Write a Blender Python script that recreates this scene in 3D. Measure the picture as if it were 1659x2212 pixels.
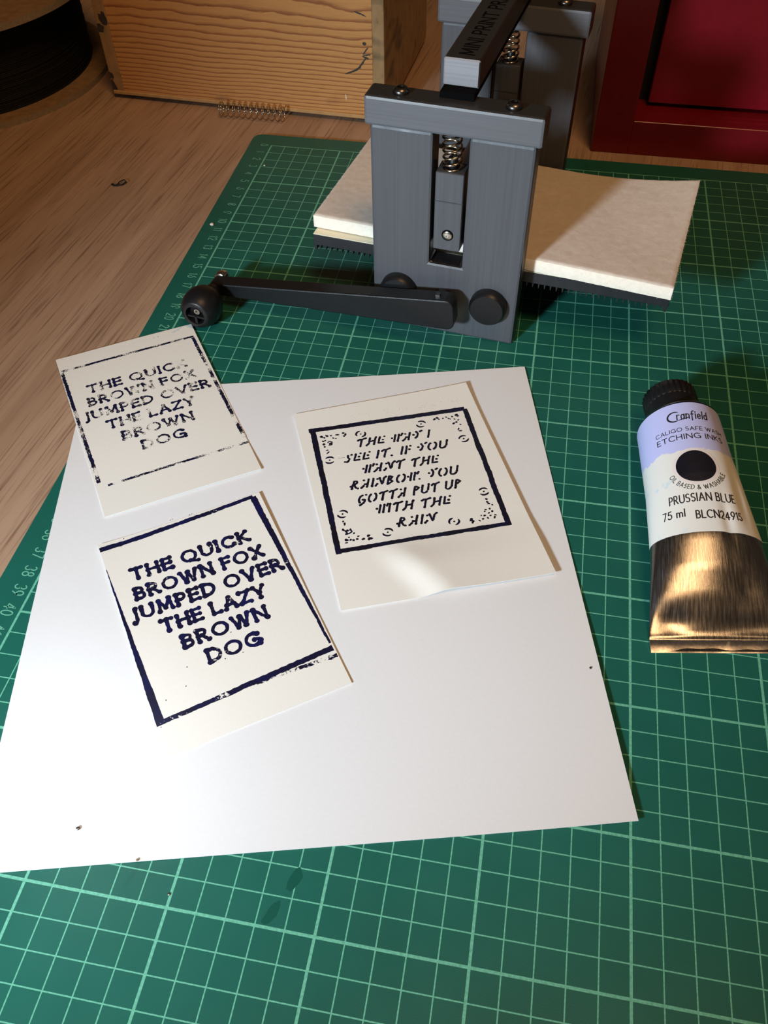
import bpy, bmesh, math, random
import numpy as np
from mathutils import Vector, Matrix, noise

for o in list(bpy.data.objects):
    bpy.data.objects.remove(o, do_unlink=True)
SC = bpy.context.scene
COL = SC.collection
S = 0.01                                   # the code works in centimetres; X along the mat, Y away, Z up, 0 = mat top

# ------------------------------------------------------------------ camera
W, H, F = 1659.0, 2212.0, 1829.96
CAM = np.array([18.7928, -56.3345, 29.6806])
RV = np.array([2.44066815, 0.215316745, -0.0943485859])
def rodrigues(r):
    t = np.linalg.norm(r); k = r / t
    K = np.array([[0, -k[2], k[1]], [k[2], 0, -k[0]], [-k[1], k[0], 0]])
    return np.eye(3) + math.sin(t) * K + (1 - math.cos(t)) * K @ K
RC = rodrigues(RV)                         # rows: camera right, down, forward
cam_data = bpy.data.cameras.new('camera'); cam = bpy.data.objects.new('camera', cam_data); COL.objects.link(cam)
cam_data.sensor_fit = 'VERTICAL'; cam_data.sensor_height = 24.0; cam_data.lens = 24.0 * F / H
cam_data.clip_start = 0.01; cam_data.clip_end = 20
m = Matrix(((RC[0][0], -RC[1][0], -RC[2][0]), (RC[0][1], -RC[1][1], -RC[2][1]), (RC[0][2], -RC[1][2], -RC[2][2]))).to_4x4()
m.translation = Vector(CAM * S)
cam.matrix_world = m
SC.camera = cam

# ------------------------------------------------------------------ world, lights, exposure
SC.view_settings.view_transform = 'Standard'; SC.view_settings.look = 'None'
SC.view_settings.exposure = 0.0; SC.view_settings.gamma = 1.0; SC.view_settings.use_curve_mapping = False
world = bpy.data.worlds.new('dim_room'); SC.world = world; world.use_nodes = True
bg = world.node_tree.nodes['Background']
bg.inputs[0].default_value = (1.0, 0.70, 0.46, 1); bg.inputs[1].default_value = 0.045

def area_light(name, loc, target, size, power, color, spread=180):
    d = bpy.data.lights.new(name, 'AREA'); d.shape = 'DISK'; d.size = size * S; d.energy = power; d.color = color
    d.spread = math.radians(spread)
    o = bpy.data.objects.new(name, d); COL.objects.link(o)
    o.location = Vector(loc) * S
    o.rotation_euler = (Vector(target) - Vector(loc)).to_track_quat('-Z', 'Y').to_euler()
    return o
def spot_light(name, loc, target, radius, power, color, angle, blend=1.0):
    d = bpy.data.lights.new(name, 'SPOT'); d.shadow_soft_size = radius * S; d.energy = power; d.color = color
    d.spot_size = math.radians(angle); d.spot_blend = blend
    o = bpy.data.objects.new(name, d); COL.objects.link(o); o.location = Vector(loc) * S
    o.rotation_euler = (Vector(target) - Vector(loc)).to_track_quat('-Z', 'Y').to_euler()
    return o
spot_light('work_lamp_light', (-16.5, -84.8, 30), (17, -24, 0), 4.0, 27.5, (0.75, 0.89, 1.0), 54)
spot_light('clip_lamp_light', (-0.2, -42.4, 20), (4.2, -47.2, 0), 3.0, 0.50, (0.93, 0.97, 1.0), 42)
area_light('room_lamp_light', (52, -82, 170), (18, -20, 0), 60.0, 11.3, (1.0, 0.57, 0.25))

# ------------------------------------------------------------------ helpers
def ray(x, y):
    d = RC.T @ np.array([(x - W / 2) / F, (y - H / 2) / F, 1.0])
    return d / np.linalg.norm(d)
def at(x, y, z=0.0):                       # where the sight line of a pixel meets the level z
    d = ray(x, y)
    return CAM + d * (z - CAM[2]) / d[2]

def new_obj(name, me, mat=None, parent=None):
    o = bpy.data.objects.new(name, me); COL.objects.link(o)
    if mat is not None and not me.materials: me.materials.append(mat)
    if parent is not None: o.parent = parent
    return o
def mesh(name, verts, faces, mat=None, parent=None, smooth=False, scale=S):
    me = bpy.data.meshes.new(name)
    me.from_pydata([(v[0] * scale, v[1] * scale, v[2] * scale) for v in verts], [], faces)
    me.update()
    bm = bmesh.new(); bm.from_mesh(me); bmesh.ops.recalc_face_normals(bm, faces=bm.faces); bm.to_mesh(me); bm.free()
    if smooth:
        for p in me.polygons: p.use_smooth = True
    return new_obj(name, me, mat, parent)
def bevel(o, w, seg=2, ang=35):
    b = o.modifiers.new('bevel', 'BEVEL'); b.width = w * S; b.segments = seg; b.limit_method = 'ANGLE'; b.angle_limit = math.radians(ang)
    return o
def shade(o, ang=40):
    for p in o.data.polygons: p.use_smooth = True
    try:
        o.data.set_sharp_from_angle(angle=math.radians(ang))
    except Exception: pass
    return o
def tag(o, label, cat=None, group=None, kind=None):
    o['label'] = label
    if cat: o['category'] = cat
    if group: o['group'] = group
    if kind: o['kind'] = kind
    return o
def empty(name, loc, rz=0.0):
    o = bpy.data.objects.new(name, None); COL.objects.link(o); o.empty_display_size = 0.01
    o.location = Vector(loc) * S; o.rotation_euler = (0, 0, rz)
    return o
def box(name, x0, x1, y0, y1, z0, z1, mat, parent=None, bev=0.0, seg=2):
    v = [(x, y, z) for x in (x0, x1) for y in (y0, y1) for z in (z0, z1)]
    f = [(0, 1, 3, 2), (4, 6, 7, 5), (0, 4, 5, 1), (2, 3, 7, 6), (0, 2, 6, 4), (1, 5, 7, 3)]
    o = mesh(name, v, f, mat, parent)
    if bev: bevel(o, bev, seg)
    return o
def prism(name, outline, axis, t0, t1, mat, parent=None, bev=0.0, seg=2):
    """extrude a 2D outline along an axis: 'y' outline is (x,z), 'x' outline is (y,z), 'z' outline is (x,y)"""
    def P(p, t):
        return (p[0], t, p[1]) if axis == 'y' else ((t, p[0], p[1]) if axis == 'x' else (p[0], p[1], t))
    n = len(outline)
    v = [P(p, t0) for p in outline] + [P(p, t1) for p in outline]
    f = [tuple(range(n)), tuple(range(2 * n - 1, n - 1, -1))] + [(i, (i + 1) % n, n + (i + 1) % n, n + i) for i in range(n)]
    o = mesh(name, v, f, mat, parent)
    if bev: bevel(o, bev, seg)
    return o
def lathe(name, prof, c, axis, mat, parent=None, seg=32, smooth=40):
    """profile of (radius, offset along axis); axis 'y' or 'z' or 'x' through point c; closed with centre caps"""
    v, f = [], []
    for r, h in prof:
        for k in range(seg):
            a = 2 * math.pi * k / seg; p, q = r * math.cos(a), r * math.sin(a)
            if axis == 'z': v.append((c[0] + p, c[1] + q, c[2] + h))
            elif axis == 'y': v.append((c[0] + p, c[1] + h, c[2] + q))
            else: v.append((c[0] + h, c[1] + p, c[2] + q))
    for i in range(len(prof) - 1):
        for k in range(seg):
            k2 = (k + 1) % seg
            f.append((i * seg + k, i * seg + k2, (i + 1) * seg + k2, (i + 1) * seg + k))
    f.append(tuple(range(seg))); f.append(tuple((len(prof) - 1) * seg + k for k in range(seg)))
    o = mesh(name, v, f, mat, parent)
    return shade(o, smooth)
def pipe(name, pts, r, mat, parent=None, seg=8, closed_ends=True):
    pts = [Vector(p) for p in pts]; v, f = [], []
    up = Vector((0.13, 0.21, 0.97)); t = (pts[1] - pts[0]).normalized()
    nrm = t.cross(up).normalized()
    for i, p in enumerate(pts):
        t = (pts[min(i + 1, len(pts) - 1)] - pts[max(i - 1, 0)]).normalized()
        nrm = (nrm - t * nrm.dot(t)).normalized(); b = t.cross(nrm)
        rr = r(i / (len(pts) - 1)) if callable(r) else r
        for k in range(seg):
            a = 2 * math.pi * k / seg; v.append(tuple(p + nrm * math.cos(a) * rr + b * math.sin(a) * rr))
    for i in range(len(pts) - 1):
        for k in range(seg):
            k2 = (k + 1) % seg; f.append((i * seg + k, i * seg + k2, (i + 1) * seg + k2, (i + 1) * seg + k))
    if closed_ends:
        f.append(tuple(range(seg))); f.append(tuple((len(pts) - 1) * seg + k for k in range(seg)))
    return mesh(name, v, f, mat, parent, smooth=True)
def helix(c0, c1, r, turns, n=18, dead=0.8, phase=0.0):
    """points of a compression spring from c0 to c1 with closed coils at both ends"""
    c0, c1 = Vector(c0), Vector(c1); ax = (c1 - c0); L = ax.length; ax.normalize()
    u = ax.orthogonal().normalized(); w = ax.cross(u); out = []; N = int(turns * n)
    for i in range(N + 1):
        k = i / n; wire = 0.07 * r * 2
        if k < dead: h = wire * k / dead * .6
        elif k > turns - dead: h = L - wire * (turns - k) / dead * .6
        else: h = wire * .6 + (L - 1.2 * wire) * (k - dead) / (turns - 2 * dead)
        a = 2 * math.pi * k + phase
        out.append(c0 + ax * h + u * math.cos(a) * r + w * math.sin(a) * r)
    return out

# ------------------------------------------------------------------ materials
class NT:
    def __init__(s, name, rough=0.5, metal=0.0, color=(0.5, 0.5, 0.5), spec=0.5):
        s.m = bpy.data.materials.new(name); s.m.use_nodes = True; s.t = s.m.node_tree
        s.b = s.t.nodes['Principled BSDF']
        s.b.inputs['Roughness'].default_value = rough; s.b.inputs['Metallic'].default_value = metal
        s.b.inputs['Base Color'].default_value = (*color, 1); s.b.inputs['Specular IOR Level'].default_value = spec
    def n(s, typ, **kw):
        nd = s.t.nodes.new(typ)
        for k, v in kw.items():
            if k.startswith('i_'):
                key = k[2:]; key = int(key) if key.isdigit() else key.replace('_', ' ')
                nd.inputs[key].default_value = v
            else: setattr(nd, k, v)
        return nd
    def l(s, a, b): s.t.links.new(a, b)
    def val(s, x, sock):
        if hasattr(x, 'is_output'): s.l(x, sock)
        else: sock.default_value = x
    def math(s, op, a, b=0.0, c=None):
        nd = s.n('ShaderNodeMath', operation=op); s.val(a, nd.inputs[0]); s.val(b, nd.inputs[1])
        if c is not None: s.val(c, nd.inputs[2])
        return nd.outputs[0]
    def coord(s, kind='Object', scale=(1, 1, 1), rot=(0, 0, 0), loc=(0, 0, 0)):
        tc = s.n('ShaderNodeTexCoord'); mp = s.n('ShaderNodeMapping')
        mp.inputs['Scale'].default_value = scale; mp.inputs['Rotation'].default_value = rot; mp.inputs['Location'].default_value = loc
        s.l(tc.outputs[kind], mp.inputs[0]); return mp.outputs[0]
    def noise(s, vec, scale, detail=3, rough=0.55, dist=0.0):
        nd = s.n('ShaderNodeTexNoise'); nd.inputs['Scale'].default_value = scale; nd.inputs['Detail'].default_value = detail
        nd.inputs['Roughness'].default_value = rough; nd.inputs['Distortion'].default_value = dist
        s.l(vec, nd.inputs['Vector']); return nd.outputs['Fac']
    def ramp(s, fac, stops, interp='LINEAR'):
        nd = s.n('ShaderNodeValToRGB'); cr = nd.color_ramp; cr.interpolation = interp
        while len(cr.elements) < len(stops): cr.elements.new(0.5)
        for e, (p, c) in zip(cr.elements, stops):
            e.position = p; e.color = (*c, 1) if len(c) == 3 else c
        s.l(fac, nd.inputs[0]); return nd.outputs[0]
    def mix(s, fac, a, b, blend='MIX'):
        nd = s.n('ShaderNodeMix', data_type='RGBA', blend_type=blend)
        s.val(fac, nd.inputs[0])
        for x, k in ((a, 6), (b, 7)):
            if hasattr(x, 'is_output'): s.l(x, nd.inputs[k])
            else: nd.inputs[k].default_value = (*x, 1) if len(x) == 3 else x
        return nd.outputs[2]
    def color(s, c): s.l(c, s.b.inputs['Base Color']); return s
    def bump(s, h, strength=0.3, dist=0.0005):
        nd = s.n('ShaderNodeBump'); nd.inputs['Strength'].default_value = strength; nd.inputs['Distance'].default_value = dist
        s.l(h, nd.inputs['Height']); s.l(nd.outputs[0], s.b.inputs['Normal']); return s

def mat_desk():
    k = NT('desk_laminate', 0.42, spec=0.35)
    v = k.coord('Object', (1, 1, 1), (0, 0, math.radians(6)))
    st = k.n('ShaderNodeMapping'); st.inputs['Scale'].default_value = (60, 3.2, 1); k.l(v, st.inputs[0])
    st2 = k.n('ShaderNodeMapping'); st2.inputs['Scale'].default_value = (650, 16, 1); k.l(v, st2.inputs[0])
    st3 = k.n('ShaderNodeMapping'); st3.inputs['Scale'].default_value = (9, 1.6, 1); k.l(v, st3.inputs[0])
    n1 = k.noise(st.outputs[0], 1.0, 5, 0.6, 0.6); n2 = k.noise(st2.outputs[0], 1.0, 3, 0.6, 0.3); n3 = k.noise(st3.outputs[0], 1.0, 3, 0.5, 1.2)
    c = k.ramp(n3, [(0.3, (0.335, 0.212, 0.135)), (0.7, (0.475, 0.315, 0.215))])
    c = k.mix(0.55, c, k.ramp(n1, [(0.33, (0.30, 0.185, 0.115)), (0.62, (0.49, 0.33, 0.228))]))
    pores = k.ramp(n2, [(0.32, (0.42, 0.38, 0.35)), (0.47, (1, 1, 1))])
    c = k.mix(0.75, c, pores, 'MULTIPLY')
    k.color(c).bump(n2, 0.15, 0.0003); return k.m
def mat_mat():
    k = NT('cutting_mat_green', 0.44, spec=0.28)
    tc = k.n('ShaderNodeTexCoord'); sp = k.n('ShaderNodeSeparateXYZ'); k.l(tc.outputs['Object'], sp.inputs[0])
    x = k.math('MULTIPLY', sp.outputs[0], 100.0); y = k.math('MULTIPLY', sp.outputs[1], -100.0)
    def line(c, per, wid):
        q = k.math('DIVIDE', c, per); q = k.math('ADD', q, 0.5); q = k.math('FRACT', q); q = k.math('SUBTRACT', q, 0.5)
        q = k.math('ABSOLUTE', q); q = k.math('MULTIPLY', q, per); return k.math('LESS_THAN', q, wid * .5)
    g = k.math('MAXIMUM', k.math('MAXIMUM', line(x, 1, .045), line(y, 1, .045)), k.math('MAXIMUM', line(x, 5, .1), line(y, 5, .1)))
    inside = k.math('MULTIPLY', k.math('GREATER_THAN', x, -.05), k.math('GREATER_THAN', y, -.025))
    inside = k.math('MULTIPLY', inside, k.math('MULTIPLY', k.math('LESS_THAN', x, 43.05), k.math('LESS_THAN', y, 60.05)))
    g = k.math('MULTIPLY', g, inside)
    nz = k.noise(tc.outputs['Object'], 14.0, 4); base = k.ramp(nz, [(0.3, (0.009, 0.100, 0.074)), (0.7, (0.013, 0.128, 0.097))])
    fade = k.noise(tc.outputs['Object'], 900.0, 2)
    lc = k.ramp(fade, [(0.3, (0.10, 0.37, 0.25)), (0.6, (0.16, 0.50, 0.36))])
    # rubbed-in darker smears and tiny scratches
    sm = k.noise(k.coord('Object', (55, 22, 1)), 1.0, 2, 0.5, 0.8)
    base = k.mix(k.ramp(sm, [(0.70, (0, 0, 0)), (0.74, (.55, .55, .55))]), base, (0.010, 0.085, 0.060))
    k.color(k.mix(g, base, lc))
    rg = k.noise(tc.outputs['Object'], 60.0, 3)
    k.l(k.ramp(rg, [(0.3, (0.36, 0.36, 0.36)), (0.7, (0.44, 0.44, 0.44))]), k.b.inputs['Roughness'])
    fine = k.noise(tc.outputs['Object'], 2200.0, 2); k.bump(fine, 0.12, 0.0002); return k.m
def mat_paper(name, c, rough=0.6):
    k = NT(name, rough, spec=0.3)
    v = k.coord('Object'); nz = k.noise(v, 900.0, 3); k.color(k.ramp(nz, [(0.3, tuple(q * .975 for q in c)), (0.7, c)]))
    k.bump(nz, 0.10, 0.0002); return k.m
def mat_ink(name, paper, wear, scale=260.0, c=(0.006, 0.006, 0.022)):
    """printing ink, rubbed through to the card where the pressure was too low"""
    k = NT(name, 0.38, spec=0.5)
    v = k.coord('Object'); big = k.noise(v, scale * .22, 2); fine = k.noise(v, scale * 3, 3, 0.7)
    s = k.math('ADD', k.math('MULTIPLY', big, 0.6), k.math('MULTIPLY', fine, 0.4))
    fac = k.ramp(s, [(wear - .012, (1, 1, 1)), (wear + .012, (0, 0, 0))])
    tint = k.ramp(k.noise(v, 120.0, 2), [(0.45, c), (0.7, (c[0], c[1] * 1.4, c[2] * 2.4))])
    k.color(k.mix(fac, tint, paper)); return k.m
def mat_plastic(name, c, rough, axis=None, per=0.045, strength=0.25, spec=0.5):
    k = NT(name, rough, color=c, spec=spec)
    v = k.coord('Object'); nz = k.noise(v, 700.0, 2)
    if axis is not None:
        sc = [9.0, 9.0, 9.0]; sc[axis] = 100.0 / per * 0.55
        st = k.n('ShaderNodeMapping'); st.inputs['Scale'].default_value = sc; k.l(v, st.inputs[0])
        ly = k.noise(st.outputs[0], 1.0, 2, 0.5)
        sc2 = list(sc); sc2[axis] = sc[axis] * .18
        st2 = k.n('ShaderNodeMapping'); st2.inputs['Scale'].default_value = sc2; k.l(v, st2.inputs[0])
        ly2 = k.noise(st2.outputs[0], 1.0, 2, 0.5)
        hh = k.math('ADD', k.math('MULTIPLY', ly, .6), k.math('MULTIPLY', ly2, .35))
        k.bump(hh, strength, 0.0006)
        k.color(k.ramp(ly, [(0.32, tuple(q * .92 for q in c)), (0.68, tuple(q * 1.07 for q in c))]))
        k.l(k.ramp(ly2, [(0.3, (rough - .06,) * 3), (0.7, (rough + .06,) * 3)]), k.b.inputs['Roughness'])
    else: k.bump(nz, strength * .4, 0.0003)
    return k.m
def mat_felt():
    k = NT('wool_felt', 0.95, color=(0.62, 0.56, 0.50), spec=0.1)
    v = k.coord('Object'); n1 = k.noise(v, 260.0, 5, 0.7, 0.6); n2 = k.noise(v, 40.0, 3)
    c = k.ramp(n1, [(0.25, (0.56, 0.47, 0.385)), (0.75, (0.74, 0.655, 0.565))])
    c = k.mix(0.35, c, k.ramp(n2, [(0.3, (0.58, 0.49, 0.41)), (0.7, (0.72, 0.64, 0.56))]))
    k.color(c).bump(n1, 0.28, 0.0006)
    k.b.inputs['Sheen Weight'].default_value = 0.15; return k.m
def mat_boxwood(vertical=False):
    k = NT('pine_end_grain' if vertical else 'pine_board', 0.5, spec=0.35)
    v = k.coord('Object')
    sp = k.n('ShaderNodeSeparateXYZ'); k.l(v, sp.inputs[0])
    wv = k.noise(k.coord('Object', (7, 7, 16)), 1.0, 3, 0.5, 0.3); wf = k.noise(k.coord('Object', (60, 60, 260)), 1.0, 2)
    z = k.math('MULTIPLY', sp.outputs[2], 100.0)
    # rings crowd together towards the bottom of the board
    ph = k.math('MULTIPLY', k.math('POWER', k.math('MAXIMUM', k.math('SUBTRACT', 12.5, z), 0.1), 2.35), 0.062)
    ph = k.math('ADD', ph, k.math('MULTIPLY', wv, 3.0)); ph = k.math('ADD', ph, k.math('MULTIPLY', wf, 0.5))
    fr = k.math('FRACT', ph)
    c = k.ramp(fr, [(0.0, (0.66, 0.335, 0.115)), (0.6, (0.62, 0.305, 0.10)), (0.86, (0.36, 0.14, 0.048)), (0.94, (0.31, 0.11, 0.038)), (1.0, (0.65, 0.325, 0.11))])
    blot = k.noise(k.coord('Object', (18, 18, 40)), 1.0, 4); c = k.mix(k.ramp(blot, [(0.66, (0, 0, 0)), (0.80, (.6, .6, .6))]), c, (0.11, 0.055, 0.03))
    fib = k.noise(k.coord('Object', (40, 40, 900)), 1.0, 2); c = k.mix(0.35, c, k.ramp(fib, [(0.3, (0.75, 0.72, 0.7)), (0.6, (1, 1, 1))]), 'MULTIPLY')
    if vertical:
        g = k.noise(k.coord('Object', (160, 160, 90)), 1.0, 4)
        c = k.ramp(g, [(0.28, (0.13, 0.08, 0.04)), (0.40, (0.34, 0.21, 0.095)), (0.7, (0.42, 0.27, 0.13))])
        d = k.noise(k.coord('Object', (20, 20, 45)), 1.0, 2); c = k.mix(k.ramp(d, [(0.56, (0, 0, 0)), (0.66, (.75, .75, .75))]), c, (0.09, 0.065, 0.04))
    k.color(c).bump(fib, 0.12, 0.0004); return k.m
def mat_simple(name, c, rough=0.5, metal=0.0, spec=0.5, nscale=300.0, var=0.12, bump=0.05):
    k = NT(name, rough, metal, c, spec)
    v = k.coord('Object'); nz = k.noise(v, nscale, 3)
    k.color(k.ramp(nz, [(0.25, tuple(q * (1 - var) for q in c)), (0.75, tuple(min(1, q * (1 + var)) for q in c))]))
    if bump: k.bump(nz, bump, 0.0003)
    return k.m
def mat_spoolwrap():
    k = NT('black_thread', 0.75, spec=0.25, color=(0.006, 0.006, 0.007))
    v = k.coord('Object', (8, 8, 420)); nz = k.noise(v, 1.0, 3)
    k.color(k.ramp(nz, [(0.3, (0.002, 0.002, 0.002)), (0.7, (0.012, 0.012, 0.013))])).bump(nz, 0.8, 0.001); return k.m
def mat_tube_metal():
    k = NT('brushed_aluminium', 0.22, 1.0, (0.60, 0.58, 0.56))
    tc = k.n('ShaderNodeTexCoord'); mp = k.n('ShaderNodeMapping'); mp.inputs['Scale'].default_value = (55, 2.0, 1); k.l(tc.outputs['UV'], mp.inputs[0])
    nz = k.noise(mp.outputs[0], 1.0, 4, 0.65)
    mp2 = k.n('ShaderNodeMapping'); mp2.inputs['Scale'].default_value = (16, 1.1, 1); k.l(tc.outputs['UV'], mp2.inputs[0])
    nz2 = k.noise(mp2.outputs[0], 1.0, 3, 0.6)
    k.color(k.ramp(nz, [(0.28, (0.20, 0.20, 0.21)), (0.72, (0.52, 0.515, 0.525))]))
    k.l(k.ramp(nz2, [(0.3, (0.17,) * 3), (0.7, (0.32,) * 3)]), k.b.inputs['Roughness'])
    k.bump(nz, 0.10, 0.0004); return k.m
def mat_label():
    """printed wrapper: periwinkle band over cream with pale blue washes, in label coordinates (u across, v along)"""
    k = NT('tube_wrapper', 0.38, spec=0.4)
    tc = k.n('ShaderNodeTexCoord'); sp = k.n('ShaderNodeSeparateXYZ'); k.l(tc.outputs['UV'], sp.inputs[0])
    u, v = sp.outputs[0], sp.outputs[1]                     # centimetres
    n1 = k.noise(tc.outputs['UV'], 1.6, 5, 0.65); n2 = k.noise(tc.outputs['UV'], 0.9, 3, 0.5, 0.7)
    edge = k.math('ADD', v, k.math('MULTIPLY', k.math('SUBTRACT', n1, 0.5), 0.9))
    up = k.ramp(k.math('MULTIPLY', k.math('SUBTRACT', edge, LABEL_SPLIT - .5), 1.0), [(0.47, (0, 0, 0)), (0.53, (1, 1, 1))])
    wash = k.ramp(n2, [(0.60, (0, 0, 0)), (0.76, (1, 1, 1))])
    left = k.ramp(k.math('ADD', k.math('MULTIPLY', u, -0.35), 0.15), [(0.35, (0, 0, 0)), (0.75, (1, 1, 1))])
    wl = k.math('MULTIPLY', wash, left)
    low = k.mix(wl, (0.74, 0.74, 0.70), (0.22, 0.55, 0.78))
    k.color(k.mix(up, low, (0.50, 0.53, 0.86))); return k.m

LABEL_SPLIT = 8.2
M = {}
M['desk'] = mat_desk(); M['mat'] = mat_mat()
M['mat_print'] = mat_simple('mat_print', (0.14, 0.45, 0.32), 0.45, var=.15)
M['sheet'] = mat_paper('white_paper', (0.755, 0.765, 0.78)); CARD = (0.80, 0.785, 0.73); M['card'] = mat_paper('cream_card', CARD)
M['card_edge'] = mat_paper('card_cream_back', (0.85, 0.80, 0.60))
M['ink_worn'] = mat_ink('ink_patchy', CARD, 0.455, 520.0); M['ink_full'] = mat_ink('ink_heavy', CARD, 0.375, c=(0.006, 0.006, 0.030)); M['ink_solid'] = mat_ink('ink_black', CARD, 0.30, c=(0.006, 0.005, 0.014))
M['ink_dust'] = mat_ink('ink_broken', CARD, 0.52)
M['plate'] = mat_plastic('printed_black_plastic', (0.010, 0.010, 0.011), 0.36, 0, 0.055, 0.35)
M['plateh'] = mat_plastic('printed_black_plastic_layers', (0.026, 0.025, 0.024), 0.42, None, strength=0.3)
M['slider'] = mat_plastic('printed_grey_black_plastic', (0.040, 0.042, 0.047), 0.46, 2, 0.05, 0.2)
M['wall'] = mat_plastic('printed_plastic_wall', (0.082, 0.085, 0.096), 0.48, 0, 0.09, 0.18)  # same black plastic, greyed where it faces the lamp: its sheen painted in
M['wallh'] = mat_plastic('printed_plastic_cap_wall', (0.120, 0.124, 0.137), 0.45, 2, 0.05, 0.14)  # cap fronts of that plastic, with the lamp's sheen in the lighter grey
M['scuff'] = mat_plastic('scuffed_plastic_end', (0.30, 0.30, 0.325), 0.45, 2, 0.05, 0.2)  # near end of the black beam, the lamp's glint painted in as pale grey
M['black'] = mat_plastic('black_plastic', (0.007, 0.007, 0.008), 0.40, None, strength=0.4, spec=0.4)
M['bed'] = mat_plastic('bed_black_plastic', (0.020, 0.020, 0.023), 0.5, 0, 0.12, 0.3)
M['pit'] = mat_simple('engraved_black', (0.003, 0.003, 0.003), 0.9, spec=0.05)
M['steel'] = mat_simple('bright_steel', (0.62, 0.58, 0.52), 0.22, 1.0, var=.05, bump=0)
M['brass'] = mat_simple('spring_steel', (0.55, 0.47, 0.36), 0.20, 1.0, var=.08, bump=0)
M['screw'] = mat_simple('dark_screw_steel', (0.20, 0.19, 0.18), 0.28, 1.0, var=.08, bump=0)
M['felt'] = mat_felt(); M['pine'] = mat_boxwood(); M['pine_end'] = mat_boxwood(True)
M['lip'] = mat_simple('pale_pine_lip', (0.50, 0.30, 0.12), 0.55, nscale=200)
M['stain'] = mat_simple('dark_stain', (0.045, 0.035, 0.03), 0.6)
M['chip'] = mat_simple('pale_wood_chip', (0.72, 0.60, 0.38), 0.6)
M['red'] = mat_simple('red_lacquer', (0.16, 0.004, 0.009), 0.33, spec=0.5, nscale=120, var=.10)
M['redin'] = mat_simple('red_lacquer_drawer', (0.20, 0.005, 0.013), 0.28, spec=0.5, nscale=120, var=.08)
M['dark'] = mat_simple('dark_gap', (0.008, 0.007, 0.007), 0.7)
M['board'] = mat_simple('brown_cardboard', (0.27, 0.165, 0.085), 0.8, spec=0.2, nscale=180, var=.2)
M['board_edge'] = mat_simple('cardboard_edge', (0.30, 0.235, 0.165), 0.85, spec=0.2, nscale=500, var=.2)
M['tube_plain'] = mat_simple('pressed_aluminium', (0.62, 0.60, 0.60), 0.34, 1.0, nscale=900, var=.25, bump=.1)
M['wrap'] = mat_spoolwrap(); M['tube'] = mat_tube_metal(); M['label'] = mat_label()
M['label_text'] = mat_simple('label_black_print', (0.012, 0.012, 0.016), 0.5)
M['label_disc'] = mat_simple('prussian_blue_print', (0.003, 0.004, 0.010), 0.45)
M['label_ring'] = mat_simple('cream_ring_print', (0.74, 0.68, 0.66), 0.45, var=.03)

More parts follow.
